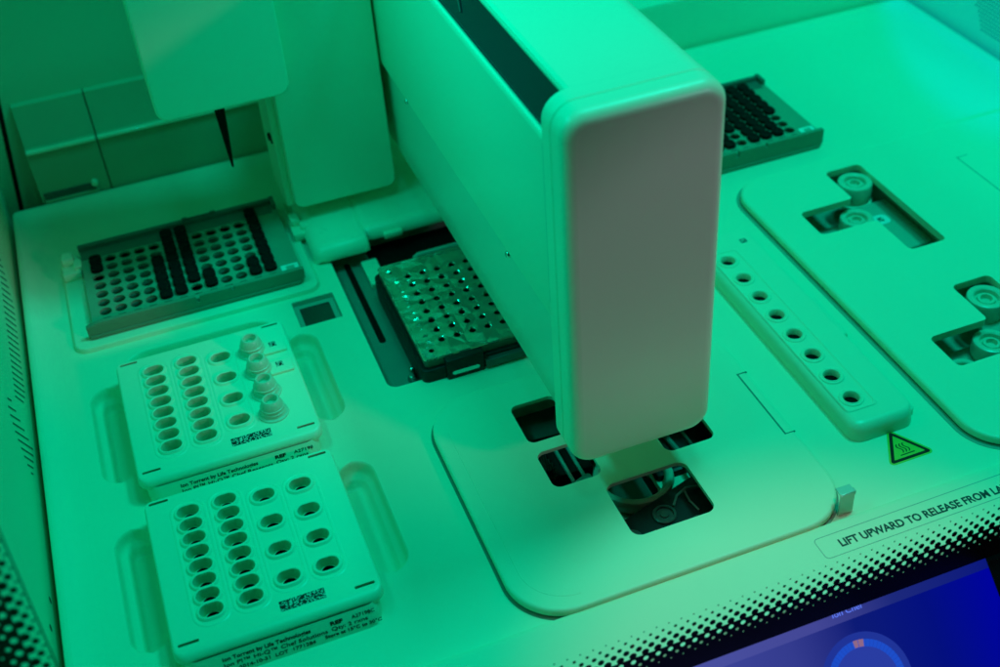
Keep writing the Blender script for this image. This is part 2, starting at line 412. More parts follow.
# ================================================================== TIP RACKS
def make_rack(x0, y0, zb, label, tips, rack_word):
    """x0,y0: centre of the front-left hole"""
    t = thing('tip_rack', label, 'tip rack', (x0 + 49.5, y0 + 31.5, zb), 'tip racks')
    holes = [circle(x0 + 9 * i, y0 + 9 * j, 3.65, 18) for i in range(12) for j in range(7)]
    m = MB(); m.plate([rrect(x0 - 8.6, x0 + 116, y0 - 12, y0 + 70.5, .8, 3)] + holes, 8.4, 10.0)
    obj('hole_plate', m, PLATEGR, t)
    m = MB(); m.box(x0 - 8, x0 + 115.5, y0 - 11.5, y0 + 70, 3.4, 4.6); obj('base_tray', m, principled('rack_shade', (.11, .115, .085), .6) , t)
    a, b = x0 - 12.4, x0 + 116.5
    nx = x0 + 52.5
    wall = roundpoly([(a, zb + .8), (b - 2, zb + .8), (b, zb + 4), (b, 13.7), (nx + 22, 13.7), (nx + 21.6, 11.6), (nx + 20.6, 11.6), (nx + 20.2, 13.7), (nx + 1.2, 13.7), (nx + 1.1, 9.6), (nx - .9, 9.6), (nx - 1, 13.7), (a + 7, 13.7), (a, 11.8)], [0.3, .5, .5, .5, 0, 0, 0, 0, 0, 0, 0, 0, .5, .5], 3)
    m = MB(); m.plate([wall], y0 - 14.6, y0 - 11.6, .25, 2, 'xz'); m.box(a + 1, b - 3, y0 - 15.3, y0 - 14.4, zb + .6, zb + 2.6, .2)
    obj('front_wall', m, GREYPL, t)
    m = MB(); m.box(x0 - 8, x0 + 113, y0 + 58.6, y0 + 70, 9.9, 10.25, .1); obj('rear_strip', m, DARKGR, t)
    m = MB(); m.box(x0 - 9, x0 + 116, y0 + 69, y0 + 72.5, zb + .6, 13.0, .4)
    for xx in (x0 + 57, x0 + 75): m.box(xx, xx + 3.5, y0 + 70, y0 + 72, 13, 14.3, .3)
    m.box(x0 + 58.5, x0 + 76, y0 + 70.5, y0 + 71.5, 13, 13.8, .2)
    m.box(x0 + 113.5, x0 + 116.3, y0 + 62, y0 + 72.5, zb + .6, 13.8, .3)
    obj('back_wall_rail', m, DARKGR, t)
    m = MB(); 
    for i in range(12): m.plate([stadium(x0 + 9 * i, y0 - 6.6, 4.6, .9, 4)], 10.0, 10.06)
    obj('front_slots', m, VOID, t)
    m = MB(); m.plate([rrect(x0 + 104.5, x0 + 115, y0 - 9.5, y0 - 1.5, .4, 3)], 10.0, 10.12); lb = obj('corner_label', m, WHITEV, t)
    text('label_print', 'P8', 3.4, (x0 + 107.3, y0 - 7.2, 10.16), (1, 0, 0), (0, 1, 0), MIDPL, lb) if False else None
    m = MB(); m.plate([rrect(x0 + 107.5, x0 + 112.5, y0 - 7.5, y0 - 3.2, .2, 2)], 10.12, 10.16); obj('label_print', m, MIDPL, lb)
    # tips
    tm = MB(); sq_ = lambda e, z: Lz(rrect(-3.75 + e, 3.75 - e, -4.42 + e, 4.42 - e, 2.9 - e * .6, 4), z)
    tm.loft([sq_(1.2, 4.8), sq_(.3, 10.0), sq_(0, 10.3), sq_(0, 12.2), sq_(.4, 12.6), sq_(1.4, 12.7), sq_(1.7, 12.3)], False, True)
    first = None
    for (i, j, lab) in tips:
        if first is None:
            o = obj('pipette_tip', tm, TIPMAT, loc=(0, 0, 0)); first = o
        else:
            o = first.copy(); COL.objects.link(o)
        o.location = Vector((x0 + 9 * i, y0 + 9 * j, 0)) * S
        o['label'] = lab; o['category'] = 'pipette tip'; o['group'] = 'black tips standing in the ' + rack_word
    return t

LT = []
def col(i, js, lab):
    for j in js: LT.append((i, j, lab))
col(0, (5, 6), 'black pipette tip of the lone pair at the clip end of the shadowed rack')
col(4, range(0, 5), 'black pipette tip in the shortest of three adjacent long rows, shadowed rack')
col(5, range(0, 8), 'black pipette tip in the full middle row that ends at the front notch, shadowed rack')
col(6, range(1, 8), 'black pipette tip in the long row with one empty hole before it, shadowed rack')
col(7, range(0, 2), 'black pipette tip of the short front pair beside the long rows, shadowed rack')
col(10, range(0, 2), 'black pipette tip of the short front pair beside the end row, shadowed rack')
col(11, range(0, 8), 'black pipette tip in the full end row beside the corner label, shadowed rack')
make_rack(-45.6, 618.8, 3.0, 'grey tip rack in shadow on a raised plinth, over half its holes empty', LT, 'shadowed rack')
RT = []; EMPTY = ((7, 0), (7, 1))
for i in range(5, 12):
    for j in range(8):
        if i == 11 and j < 3: continue
        if (i, j) in EMPTY: continue
        lab = 'black pipette tip in the brightly lit, nearly full rack behind the arm'
        if i == 11: lab = 'black pipette tip in the end column with three empty holes, brightly lit rack'
        RT.append((i, j, lab))
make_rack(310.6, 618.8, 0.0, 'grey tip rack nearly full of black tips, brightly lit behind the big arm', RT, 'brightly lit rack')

# ================================================================== REAGENT CARTRIDGES
GLOSSRIM = principled('glossy_tube_plastic', (.82, .82, .60), .2, var=.02, spec=.8)
def make_cartridge(dy, label, wells, lines_l, lines_r, tube_z):
    """built for the front cartridge (y 351..450) and shifted by dy"""
    t = thing('reagent_cartridge', label, 'cartridge', (0.5, 400 + dy, 0), 'reagent cartridges')
    a, b, y0, y1 = -46.4, 47.6, 351.0 + dy, 450.2 + dy
    # base body with a sloping front
    m = MB()
    m.loft([Lz(rrect(a + 3.2, b - 3.4, y0 - 5.2, y1 - 1.5, 7), 0.0), Lz(rrect(a + 3.0, b - 3.2, y0 - 4.2, y1 - 1.5, 7), 3), Lz(rrect(a + 2.7, b - 2.9, y0 - 1.8, y1 - 1.5, 7), 8), Lz(rrect(a + 2.7, b - 2.9, y0 - .6, y1 - 1.5, 7), 10.2)], True, False)
    obj('base', m, SMOOTH, t, flat='')
    # cover: lip and pierced top
    def lipl(z, s, f, r): return Lz(rrect(a + s, b - s, y0 + f, y1 - s, max(r, .6), 8), z)
    m = MB()
    m.loft([lipl(9.0, 1.2, 0.6, 5.0), lipl(9.2, .2, .1, 6), lipl(9.8, 0, 0, 6), lipl(11.4, 0, .4, 6), lipl(12.6, .15, 1.2, 5.8), lipl(13.4, .45, 2.4, 4.4), lipl(13.85, .8, 4.0, 3.4), lipl(14.0, 1.3, 5.6, 2.4)])
    holes = [stadium(x, y + dy, 10.6, 7.3) for x, y, k in wells]
    slits = []
    for sx in (-39.0, 40.0):
        for sy in (358.6, 447.2):
            slits.append(rrect(sx - 4.6, sx + 4.6, sy + dy - .75, sy + dy + .75, .3, 2))
    m.plate([[(x, y) for x, y, z in lipl(14, 1.3, 5.6, 2.4)]] + holes + slits, 12.6, 14.0)
    obj('cover', m, SMOOTH, t)
    m = MB()
    for s_ in slits:
        cx = sum(p[0] for p in s_) / len(s_); cy = sum(p[1] for p in s_) / len(s_)
        m.box(cx - 5, cx + 5, cy - 1.2, cy + 1.2, 11.2, 12.5)
    obj('corner_slits', m, VOID, t)
    # low ridges round each row of wells
    cols = sorted(set(x for x, y, k in wells))
    m = MB()
    for x in cols:
        ys = [y for xx, y, k in wells if xx == x]
        A = lambda e: rrect(x - 8.0 - e, x + 8.0 + e, min(ys) + dy - 7.6 - e, max(ys) + dy + 7.6 + e, 7 + e)
        m.loft([Lz(A(.9), 14.0), Lz(A(.5), 14.22), Lz(A(0), 14.3), Lz(A(-.5), 14.2), Lz(A(-.9), 14.0)])
    obj('row_ridge', m, SMOOTH, t)
    # wells
    for x, y, k in wells:
        y += dy; m = MB()
        o = 1.45 if k == 'n' else 1.75
        st = lambda e: stadium(x, y, 10.6 + 2 * e, 7.3 + 2 * e)
        z = tube_z(x, y - dy)
        m.loft([Lz(st(o + .35), 14.0), Lz(st(o), 14.5), Lz(st(o - .45), 15.1), Lz(st(.4), 15.25), Lz(st(.05), 15.0), Lz(st(0), 14.0), Lz(st(-.1), z)])
        m.plate([stadium(x, y, 12.4, 8.8), circle(x, y, 3.8, 24)], z - .4, z)
        w = obj('well', m, SMOOTH, t)
        m = MB(); m.lathe(x, y, [(4.1, z + .02), (4.05, z + .5), (3.9, z + .8), (3.65, z + .85), (3.5, z + .6)], 24)
        obj('tube_mouth', m, GLOSSRIM, w, angle=50)
        m = MB(); m.lathe(x, y, [(3.5, z + .58), (3.4, z), (3.3, z - 1.6), (1.5, z - 1.8), (.01, z - 1.8)], 20); obj('tube_dark_inside', m, VOID, w)  # inner wall coloured black for the dark inside the tube
    # wide printed code
    cx, cy = 12.3, 361.6 + dy
    m = MB(); m.plate([rrect(cx - 10.3, cx + 10.3, cy - 2.9, cy + 2.9, .2, 2)], 14.0, 14.1); obj('code_label', m, CODE, t, smooth=False)
    # printed lines on the sloping front face
    def face(z):
        pts = [(0, -5.2), (3, -4.2), (8, -1.8), (10.2, -.6)]
        for (z0, f0), (z1, f1) in zip(pts, pts[1:]):
            if z <= z1: return y0 + f0 + (f1 - f0) * (z - z0) / (z1 - z0)
        return y0 - .6
    for (s_, x, z, size, w, bold) in lines_l + lines_r:
        up = Vector((0, face(z + 1.5) - face(z), 1.5)).normalized()
        text('printed_line', s_, size, (x, face(z) - .14, z), (1, 0, 0), up, INK, t, bold=bold, width=w)
    return t

W2 = []
for x in (-26.5, -8.5):
    for j in range(8): W2.append((x, 371.85 + 9 * j, 'n'))
for x in (9.5, 27.5):
    for j in range(4): W2.append((x, 376.35 + 18 * j, 'w'))
W1 = [(x - .3, y, k) for x, y, k in W2 if x < 20]
c2 = make_cartridge(0, 'cream reagent cartridge with four rows of open wells, nearest the front of the deck', W2,
    [('Ion Torrent by Life Technologies', -27.5, 6.9, 2.5, 39, .05), ('Ion PI\u2122 Hi-Q\u2122 Chef Solutions', -27.5, 4.3, 2.5, 46, .02), ('Exp: 2014-10-31  LOT  1771284', -27.5, 1.7, 2.4, 40, .03)],
    [('REF', 20.5, 6.9, 2.4, 5.6, .1), ('A27198C', 30.3, 6.9, 2.3, 10.5, .02), ('Qty: 2 rxns', 20.5, 4.5, 2.4, 16.5, .02), ('Store at 15\u00b0C to 30\u00b0C', 17.0, 2.1, 2.2, 26, .05)],
    lambda x, y: 8.7 if x > 0 else 8.3)
c1 = make_cartridge(111.6, 'cream reagent cartridge with three rows of wells and a row of capped tubes', W1,
    [('Ion Torrent by Life Technologies', -27.5, 6.9, 2.5, 39, .05), ('Ion PI\u2122 Hi-Q\u2122 Chef Reagents', -27.5, 4.3, 2.5, 46, .02)],
    [('REF', 20.5, 6.9, 2.4, 5.6, .1), ('A27198', 30.3, 6.9, 2.3, 10.0, .02), ('Qty: 2 rxns', 20.5, 4.5, 2.4, 16.5, .02)],
    lambda x, y: 7.0)
for o in (c1, c2): pass

# capped tubes in the rear cartridge
def capped_tube(x, y, label, tab):
    t = thing('capped_tube', label, 'tube', (x, y, 14), 'frosted capped tubes in the rear cartridge')
    m = MB()
    n = 32
    pr = [(8.2, 14.0), (8.0, 14.8), (6.9, 15.2), (6.6, 16.2), (6.3, 17.0), (6.15, 18.5), (5.5, 21.5), (4.7, 23.4), (4.2, 23.9), (3.5, 23.8), (3.2, 23.0), (2.9, 20), (0.01, 19.8)]
    m.lathe(x, y, pr, n)
    cp = obj('cap', m, PALECAP, t, angle=40)
    m = MB()
    for z, r in ((17.0, 6.45), (19.2, 6.1)):
        m.lathe(x, y, [(r - .3, z - .35), (r + .25, z), (r - .3, z + .35)], n)
    obj('ridge', m, PALECAP, cp)
    m = MB(); m.lathe(x, y, [(.01, 6), (3, 6), (5, 13.9), (5, 14.2), (.01, 14.3)], 20); obj('tube_body', m, SMOOTH, t)
    if tab:
        m = MB(); m.plate([rrect(x + 5, x + 18, y - 7.0, y + 3.5, 1)], 14.0, 15.6, .4, 2); tb = obj('tab', m, SMOOTH, t)
        m = MB(); m.plate([rrect(x + 9.2, x + 13.2, y - 2.2, y + 1.8, .1, 2)], 15.6, 15.68); obj('printed_mark', m, CODE, tb, smooth=False)
    return t
for k, (y, lab, tab) in enumerate(((540.0, 'frosted tube cap with printed tab, nearest the tip rack', True), (522.0, 'frosted tube cap with printed tab, between another tabbed cap and a plain one', True),
                                   (504.0, 'plain frosted tube cap between a tabbed cap and the front-most plain cap', False), (486.5, 'plain frosted tube cap, last of the row towards the front cartridge', False))):
    capped_tube(26.8, y, lab, tab)

# ================================================================== FOIL PLATE IN THE CYCLER
fp = thing('foil_sealed_plate', 'foil-sealed well plate with pierced holes in a black frame, sunk in the deck', 'well plate', (150, 540, -9))
m = MB(); m.plate([rrect(108.6, 214, 489.8, 587.4, 4)], -8, 8.0, .8, 2); obj('frame', m, BLACK, fp)
m = MB(); m.plate([rrect(111.4, 212, 492.4, 584.8, 2.5), rrect(113.4, 210, 494.4, 582.8, 2)], 8, 12.4, .3, 2); obj('plate_skirt', m, DARKGR, fp)
fh = [circle(125.6 + 9 * i, 506.5 + 9 * j, 1.9, 12) for i in range(8) for j in range(8)] + [circle(117.3, 499.6, 1.6, 12), circle(117.0, 577.6, 1.1, 10)]
m = MB(); m.plate([rrect(111.2, 212, 492.2, 585, 2.2)] + fh, 12.5, 13.4, .18, 1); fo = obj('foil', m, FOIL, fp, flat='')
rnd = random.Random(3)
m = MB()
for i in range(8):
    for j in range(8):
        cx, cy = 125.6 + 9 * i, 506.5 + 9 * j
        loops = []; a0 = rnd.uniform(-.3, .5); a1 = pi + rnd.uniform(-.5, .3)
        for k in range(9):
            a = a0 + (a1 - a0) * k / 8; h = .15 + 1.0 * sin(pi * k / 8) * rnd.uniform(.6, 1.1)
            c, s_ = cos(a), sin(a)
            loops.append([(cx + 2.6 * c, cy + 2.6 * s_, 13.38), (cx + 2.2 * c, cy + 2.2 * s_, 13.4 + h), (cx + 1.75 * c, cy + 1.75 * s_, 13.3 + h * .4)])
        m.loft(loops, closed=False)
obj('torn_rim', m, FOIL, fo, fix=False)
m = MB(); m.loft([Lz(rrect(111.2 + i, 212 - i, 492.2 + i, 585 - i, 2.2), z) for i, z in ((0, 12.6), (-.3, 13.2), (.2, 14.0), (1.0, 14.0), (1.6, 13.4))]); obj('foil_bead', m, FOIL, fo)
# crumples along the foil's free edge
m = MB()
for k in range(15):
    y = 503 + k * 5.4 + rnd.uniform(-1, 1); L = rnd.uniform(3, 7); h = rnd.uniform(.5, 1.3); a = rnd.uniform(-.6, .6)
    x = 114.5 + rnd.uniform(0, 2)
    d = Vector((cos(a), sin(a), 0)) * L / 2; n = Vector((-sin(a), cos(a), 0)) * rnd.uniform(.8, 1.8)
    c = Vector((x + L / 2, y, 13.35))
    m.add([c - d, c + d, c - n, c + n, c + Vector((0, 0, h))], [[0, 2, 4], [2, 1, 4], [1, 3, 4], [3, 0, 4]])
obj('foil_crumple', m, FOIL, fo, smooth=False)
m = MB(); m.box(121.8, 143.4, 487.5, 498.8, -2, 13.0, .9); lt = obj('latch_tab', m, BLACK, fp)
m = MB(); m.plate([stadium(132.4, 4.2, 15.6, 2.6)], 487.1, 487.7, 0, 2, 'xz'); obj('tab_slot', m, STEEL, lt)
m = MB(); m.box(144, 214, 486.5, 492, 1.5, 6.4, .5); obj('front_bar', m, DARKMET, fp)
m = MB(); m.rod([(137, 596.5, 3), (138, 597, 5.2), (140, 597.6, 6), (200, 597.6, 6)], 1.6); m.box(139, 200, 590, 597.5, -8, 5.6, .5); obj('rear_bar', m, MIDPL, fp)

# moulded cover behind the plate
cc = thing('cycler_cover', 'rounded cream cover over the back of the well-plate recess, below the pipettor', 'cover', (140, 670, 0))
def rounded_front(x0, x1, yf, yb, zb, zt, r):
    m = MB(); pr = [(yf + 1.2, zb), (yf, zb + .8)]
    for i in range(7):
        a = math.radians(90 * i / 6); pr.append((yf + r - r * cos(a), zt - r + r * sin(a)))
    pr += [(yb, zt + 1.5)]
    loops = []
    cy = lambda d: [(y + (d if k < 2 else d * .5), z - (d * .6 if k >= 2 else 0)) for k, (y, z) in enumerate(pr)]
    for x, d in ((x0, 9), (x0 + .8, 6), (x0 + 2.2, 3.4), (x0 + 4.5, 1.2), (x0 + 8, 0), (x1 - 3, 0), (x1 - .8, .8), (x1, 2.5)):
        loops.append([(x, y, z) for y, z in cy(d)])
    m.loft(loops, closed=False); return m
obj('corner_block', rounded_front(80.5, 116, 620.5, 700, 1.0, 11, 8), SMOOTH, cc, flat='')
obj('cover_body', rounded_front(112, 216, 629.5, 720, 2.2, 11.2, 7), SMOOTH, cc, flat='')
m = MB(); m.box(127, 139, 626.6, 631, 2.4, 6.5, .9); obj('catch', m, SMOOTH, cc)

# ================================================================== CENTRIFUGE COVER
def soft_plate(outline_fn, holes, z0, z1, r, mat, name, parent, edge=2.3):
    """plate with a generous rounded edge; holes keep their own small rounding"""
    m = MB(); loops = [Lz(outline_fn(1.0), z0), Lz(outline_fn(.1), z0 + .9), Lz(outline_fn(0), z1 - r)]
    for k in range(1, 6):
        a = math.radians(90 * k / 5); loops.append(Lz(outline_fn(r - r * cos(a)), z1 - r + r * sin(a)))
    m.loft(loops, False, False)
    m.plate([outline_fn(r)] + holes, z1 - 2.2, z1)
    for h in holes:
        m.loft([Lz(h, z1 - 2.2), Lz(h, z1 - edge)])
    return obj(name, m, mat, parent)
cv = thing('centrifuge_cover', 'large rounded cream cover plate with five windows, below the big arm', 'cover plate', (183, 390, 0))
W4 = [rrect(142.3, 167.0, 418.6, 448, 4), rrect(142.3, 168, 385.2, 411.2, 4.4), rrect(202.5, 229.8, 385.2, 411.2, 4.4), rrect(203.5, 229.5, 418.6, 448, 4), rrect(164.4, 207.3, 342, 377.2, 5)]
cv_out = lambda i: rrect(99.6 + i, 267 - i, 315.2 + i, 468.5 - i, 27 - i, 14)
soft_plate(cv_out, W4, .4, 5.2, 1.6, PLASTIC, 'cover_plate', cv)
m = MB(); m.plate([cv_out(-1.3), cv_out(1.5)], .02, .2); obj('edge_shade_strip', m, principled('plate_edge_shade', (.22, .22, .16), .6), cv)  # dark strip standing in for the shade along the plate's edge
# engraved border and hinge groove
m = MB()
gl = rrect(107, 259.6, 322.4, 461, 22, 14); gi = rrect(107.5, 259.1, 322.9, 460.5, 21.5, 14)
N = 15; 
m.loft([[(x, y, 5.22) for x, y in gl[3 * N - 3:4 * N]], [(x, y, 5.36) for x, y in [((a[0] + b[0]) / 2, (a[1] + b[1]) / 2) for a, b in zip(gl, gi)][3 * N - 3:4 * N]], [(x, y, 5.22) for x, y in gi[3 * N - 3:4 * N]]], closed=False)
obj('border_bead', m, PLASTIC, cv)
m = MB(); m.box(261.3, 262.2, 372.5, 422, 4.6, 5.26); m.box(262.2, 267.2, 421.2, 422, 4.6, 5.26); m.box(262.0, 267.2, 372.5, 373.1, 4.6, 5.26); obj('hinge_seam', m, principled('seam_shadow', (.20, .20, .15), .7), cv, flat='xyz')
# what shows through the windows
wl = MB(); wl.loft([Lz(rrect(122, 246, 332, 458, 10), 0), Lz(rrect(122, 246, 332, 458, 10), -62)], False, True)
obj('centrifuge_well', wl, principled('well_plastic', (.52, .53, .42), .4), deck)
ce = thing('centrifuge_bucket', 'pale round centrifuge bucket ring seen through the front window of the cover', 'bucket', (188, 402, -50))
BK = principled('bucket_plastic', (.60, .60, .44), .3)
m = MB(); cx, cy, cr = 188.6, 394.6, 18.6
m.lathe(cx, cy, [(cr - 6, -26), (cr - 3.2, -19), (cr - 2.6, -15.4), (cr - 1.6, -13.6), (cr, -13), (cr + 1.6, -13.6), (cr + 2.2, -15.6), (cr + 1.6, -18), (cr - 3, -27)], 44); obj('bucket_ring', m, BK, ce, angle=50)
m = MB(); m.box(172, 196, 384, 407, -27, -24, .5); obj('bucket_floor', m, DARKGR, ce)
m = MB(); m.box(150, 201, 366, 384.5, -28, -25, .5); obj('bucket_apron', m, BK, ce)
m = MB(); m.box(199.5, 222, 380, 404, -24, -20, .6); obj('bucket_handle', m, SMOOTH, ce)
rb = thing('rotor_bracket', 'dark rotor bracket with a round boss, in the front window of the cover', 'bracket', (190, 365, -40))
m = MB(); m.plate([roundpoly([(150, 358), (169.2, 366), (213, 379.2), (236, 384), (236, 338), (150, 336)], [1, .5, .5, 1, 1, 1])], -30, -10.5, .5, 2); obj('bracket_plate', m, BLACK, rb)
m = MB(); m.lathe(189.4, 361, [(6, -10.5), (6, -9.4), (5.4, -9), (4.6, -9), (4.4, -10.2), (2.2, -10.2), (2, -9.4), (.01, -9.4)], 24); obj('boss', m, principled('dark_polymer', (.06, .065, .055), .3), rb)
CAB = principled('grey_cable', (.15, .16, .13), .4)
m = MB(); m.rod([(196, 364.5, -10), (200, 369, -9), (206, 371.5, -8.6), (212, 371, -9.4), (222, 366, -10)], .7); obj('cable', m, CAB, rb)
m = MB(); m.rod([(205, 371, -9.2), (204.4, 364, -9.4), (206, 357, -10)], .6); obj('cable', m, CAB, rb)
m = MB(); m.plate([rrect(-4, 4, -.45, .45, .3, 2)], -10.4, -9.8); mm = MB(); mm.add([(177.5 + .96 * x - .27 * y, 352.5 + .27 * x + .96 * y, z) for x, y, z in m.v], m.f); obj('bright_scratch', mm, STEEL, rb)
m = MB(); m.plate([circle(169, 354, 5, 18)], -10.5, -9.6, .3, 2); obj('screw_head', m, DARKMET, rb)
m = MB(); m.plate([circle(203, 352, 2.6, 14)], -10.5, -9.8, .2, 2); obj('screw_head', m, DARKMET, rb)
br = thing('rail_pair', 'pair of shiny metal rails beside black wiring in the small side window', 'rails', (163, 428, -40))
m = MB(); m.box(160.6, 162.2, 408, 440, -22, -19.5, .3); m.box(167.3, 168.9, 408, 440, -22, -20, .3); obj('metal_rail', m, principled('satin_rail', (.75, .75, .62), .3, metal=.3), br)
m = MB(); m.box(150, 176, 417, 456, -32, -23, .5); m.box(143, 149, 418, 446, -34, -22, .6); obj('rail_base', m, BLACK, br)
m = MB(); m.plate([roundpoly([(143, 384), (171, 384), (171, 411), (158, 406), (143, 399)], 2)], -24, -19, .4, 2); obj('rail_apron', m, MIDPL, br)
m = MB()
for k in range(7): m.rod([(149 + k * .7, 446 - k * 5, -23), (153 + .5 * k, 438 - k * 4, -18 + (k % 3)), (151 + k * .8, 424 - k * 1.2, -22)], .55, 6)
obj('wiring', m, principled('dark_wire', (.06, .07, .06), .4), br)
hb = thing('dark_housing', 'dark smooth motor housing filling the rearmost window of the cover', 'housing', (150, 440, -40))
m = MB(); m.box(128, 180, 437, 472, -46, -14, 5, 4); m.box(128, 146, 420, 440, -46, -18, 3, 3); obj('housing_body', m, BLACK, hb)
m = MB(); m.plate([roundpoly([(131, 440), (176, 437), (176, 466), (131, 466)], 3)], -14, -13.4, .2, 1); obj('housing_top', m, principled('smoky_cover', (.07, .085, .07), .25), hb)
db = thing('ribbed_housing', 'dark housing with two pale ribs in the window beside the arm front', 'housing', (218, 400, -40))
m = MB(); m.box(200, 240, 390, 440, -40, -16, 2, 2); obj('housing_body', m, BLACK, db)
m = MB(); m.rod([(216, 380, -15), (217, 400, -14), (215, 425, -15)], 1.6); m.rod([(222, 384, -15.5), (226, 402, -15), (226, 425, -16)], .9); obj('rib', m, principled('dull_rib', (.18, .2, .17), .4), db)

# bent metal latch
la = thing('metal_latch', 'small bent steel latch standing at the front edge beside the big cover', 'latch', (262, 320, 0))
m = MB(); SATIN = principled('satin_steel', (.55, .55, .48), .42, metal=.7, var=.05)
m.box(258.6, 266.2, 319.2, 320.2, -4, 13.6, .15); obj('upright', m, SATIN, la, flat='xyz')
m = MB(); m.box(258.6, 266.2, 319.4, 324.4, 13.2, 14.2, .2); m.box(264.4, 267.0, 319.6, 322.2, 11.2, 13.8, .3); obj('top_bend', m, SATIN, la, flat='xyz')

# ================================================================== EIGHT-HOLE TUBE HOLDER
th = thing('tube_holder', 'long cream holder with one row of eight round holes, between two cover plates', 'tube holder', (309, 440, 0))
SO = lambda i: rrect(291.3 + i, 327 - i, 357.2 + i, 533 - i, 7 - min(i, 3), 8)
HY = [377.8 + 18.37 * k for k in range(8)]
m = MB(); hx = 302.2
loops = [Lz(rrect(291.0, 327.8, 356.6, 533.4, 7), 0), Lz(rrect(291.0, 327.8, 356.6, 533.4, 7), 2)]
for k in range(7):
    a = math.radians(90 * k / 6); i = 4.6 * (1 - cos(a)); loops.append(Lz(rrect(291.2 + i, 327.2 - i * .2, 357.1 + i, 533.2 - i * .3, 7 - i * .8), 4.8 + 5.0 * sin(a)))
m.loft(loops)
top_o = [(x, y) for x, y, z in loops[-1]]
m.plate([top_o] + [circle(hx, y, 4.4, 24) for y in HY], 8.4, 9.8)
obj('holder_body', m, SMOOTH, th)
m = MB(); m.loft([Lz(rrect(324, 331.6 - i, 362.5 + i, 531 - i, 4), z) for i, z in ((0, 0), (0, 2.8), (.4, 3.6), (1.2, 4.0))], False, True); obj('side_flange', m, SMOOTH, th)
m = MB(); m.box(322, 331.8, 425, 462, 2.6, 6.4, 1.6, 4); obj('finger_tab', m, SMOOTH, th)
for y in HY:
    m = MB(); m.lathe(hx, y, [(6.6, 9.8), (6.4, 10.3), (5.9, 10.55), (5.4, 10.4), (5.1, 10.1), (4.9, 10.5), (4.5, 10.6), (4.2, 10.3), (4.1, 5.8)], 28); hr = obj('hole_collar', m, SMOOTH, th, angle=50)
    m = MB(); m.lathe(hx, y, [(4.1, 6.6), (2.4, 6.0), (.01, 6.0)], 20); obj('hole_bottom', m, VOID, hr)
m = MB(); A = lambda e: rrect(hx - 7.2 - e, hx + 9.6 + e, HY[0] - 8.5 - e, HY[-1] + 9 + e, 3)
m.loft([Lz(A(.8), 9.8), Lz(A(.35), 10.25), Lz(A(-.35), 10.25), Lz(A(-.8), 9.8)]); obj('row_ridge', m, SMOOTH, th)
m = MB(); m.plate([rrect(318.2, 322.4, 518.8, 523, .2, 2)], 9.8, 9.86); obj('printed_mark', m, CODE, th, smooth=False)

# ================================================================== T-WINDOW COVER
tv = thing('chip_bay_cover', 'large rounded cream cover plate with two stepped T-shaped windows', 'cover plate', (430, 450, 0))
def Tshape(dy):
    return roundpoly([(406.2, 476 + dy), (431.4, 476 + dy), (431.4, 569 + dy), (406.2, 569 + dy), (406.2, 536.6 + dy), (368.5, 536.6 + dy), (368.5, 510.5 + dy), (406.2, 510.5 + dy)], [3.5, 3, 3.5, 3.5, 2.5, 3.5, 3.5, 2.5], 6)
T_out = lambda i: rrect(344.6 + i, 580 - i, 322.5 + i, 584.5 - i, 24 - i, 14)
soft_plate(T_out, [Tshape(0), Tshape(-131.5)], .4, 5.4, 1.6, PLASTIC, 'cover_plate', tv, 4.6)
m = MB(); m.box(490.6, 491.4, 420, 548, 5.0, 5.46); m.box(491.4, 499, 547.4, 548, 5.0, 5.46); obj('hinge_seam', m, principled('pale_seam', (.36, .36, .27), .7), tv, flat='xyz')
m = MB(); m.plate([T_out(-2.6), T_out(1.5)], .02, .2)
obj('edge_shade_strip', m, principled('cover_edge_shade', (.34, .35, .27), .6), tv)  # shade at the cover's foot, painted as a band round its outline
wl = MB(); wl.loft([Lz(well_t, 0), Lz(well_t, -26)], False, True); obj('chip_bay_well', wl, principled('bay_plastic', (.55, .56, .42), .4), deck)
def disc_cap(x, y, z, r, label):
    t = thing('screw_cap', label, 'cap', (x, y, z - 14), 'frosted round caps in the chip bay')
    m = MB(); m.lathe(x, y, [(r * .9, z - 15), (r * .9, z - 9), (r, z - 8.4), (r, z - 1.2), (r * .96, z - .3), (r * .88, z), (r * .70, z), (r * .62, z - .6), (r * .58, z - 3), (r * .50, z - 3.4), (r * .44, z - 1.6), (r * .30, z - 1.4), (r * .26, z - 4), (.01, z - 4.2)], 36); obj('cap_ring', m, PALECAP, t, angle=40)
    m = MB(); m.lathe(x, y, [(r * 1.08, z - 15), (r * 1.1, z - 13), (r * 1.0, z - 12.4), (r * .85, z - 12)], 30); obj('flange', m, SMOOTH, t)
for dy, w in ((0, 'rear'), (-131.5, 'front')):
    disc_cap(420.6, 555.5 + dy, 3.0, 11.0, f'tall frosted round cap at the back tip of the {w} T-shaped window')
    disc_cap(406.5, 530 + dy, -5, 10.4, f'low frosted round cap in the middle of the {w} T-shaped window')
    disc_cap(384, 522 + dy, -11, 9.0, f'deep frosted round cap in the side arm of the {w} T-shaped window')
    disc_cap(424, 484 + dy, -10, 9.6, f'deep frosted round cap at the front end of the {w} T-shaped window')
    hs = thing('chip_holder', f'dark flat chip holder below the {w} T-shaped window', 'holder', (420, 520 + dy, -14))
    m = MB(); m.box(412, 438, 494 + dy, 546 + dy, -16, -9.5, 1.2); m.box(364, 404, 505 + dy, 541 + dy, -22, -16, 1); obj('holder_body', m, principled('green_grey', (.46, .47, .35), .35), hs)
    if dy == 0:
        m = MB(); m.plate([rrect(416.4, 427.4, 521.5, 531.5, 3.4)], -9.5, -9.2); lb = obj('round_label', m, WHITEV, hs)
        m = MB(); m.plate([rrect(420, 424, 524.4, 528.6, .2, 2)], -9.2, -9.12); obj('printed_mark', m, CODE, lb, smooth=False)

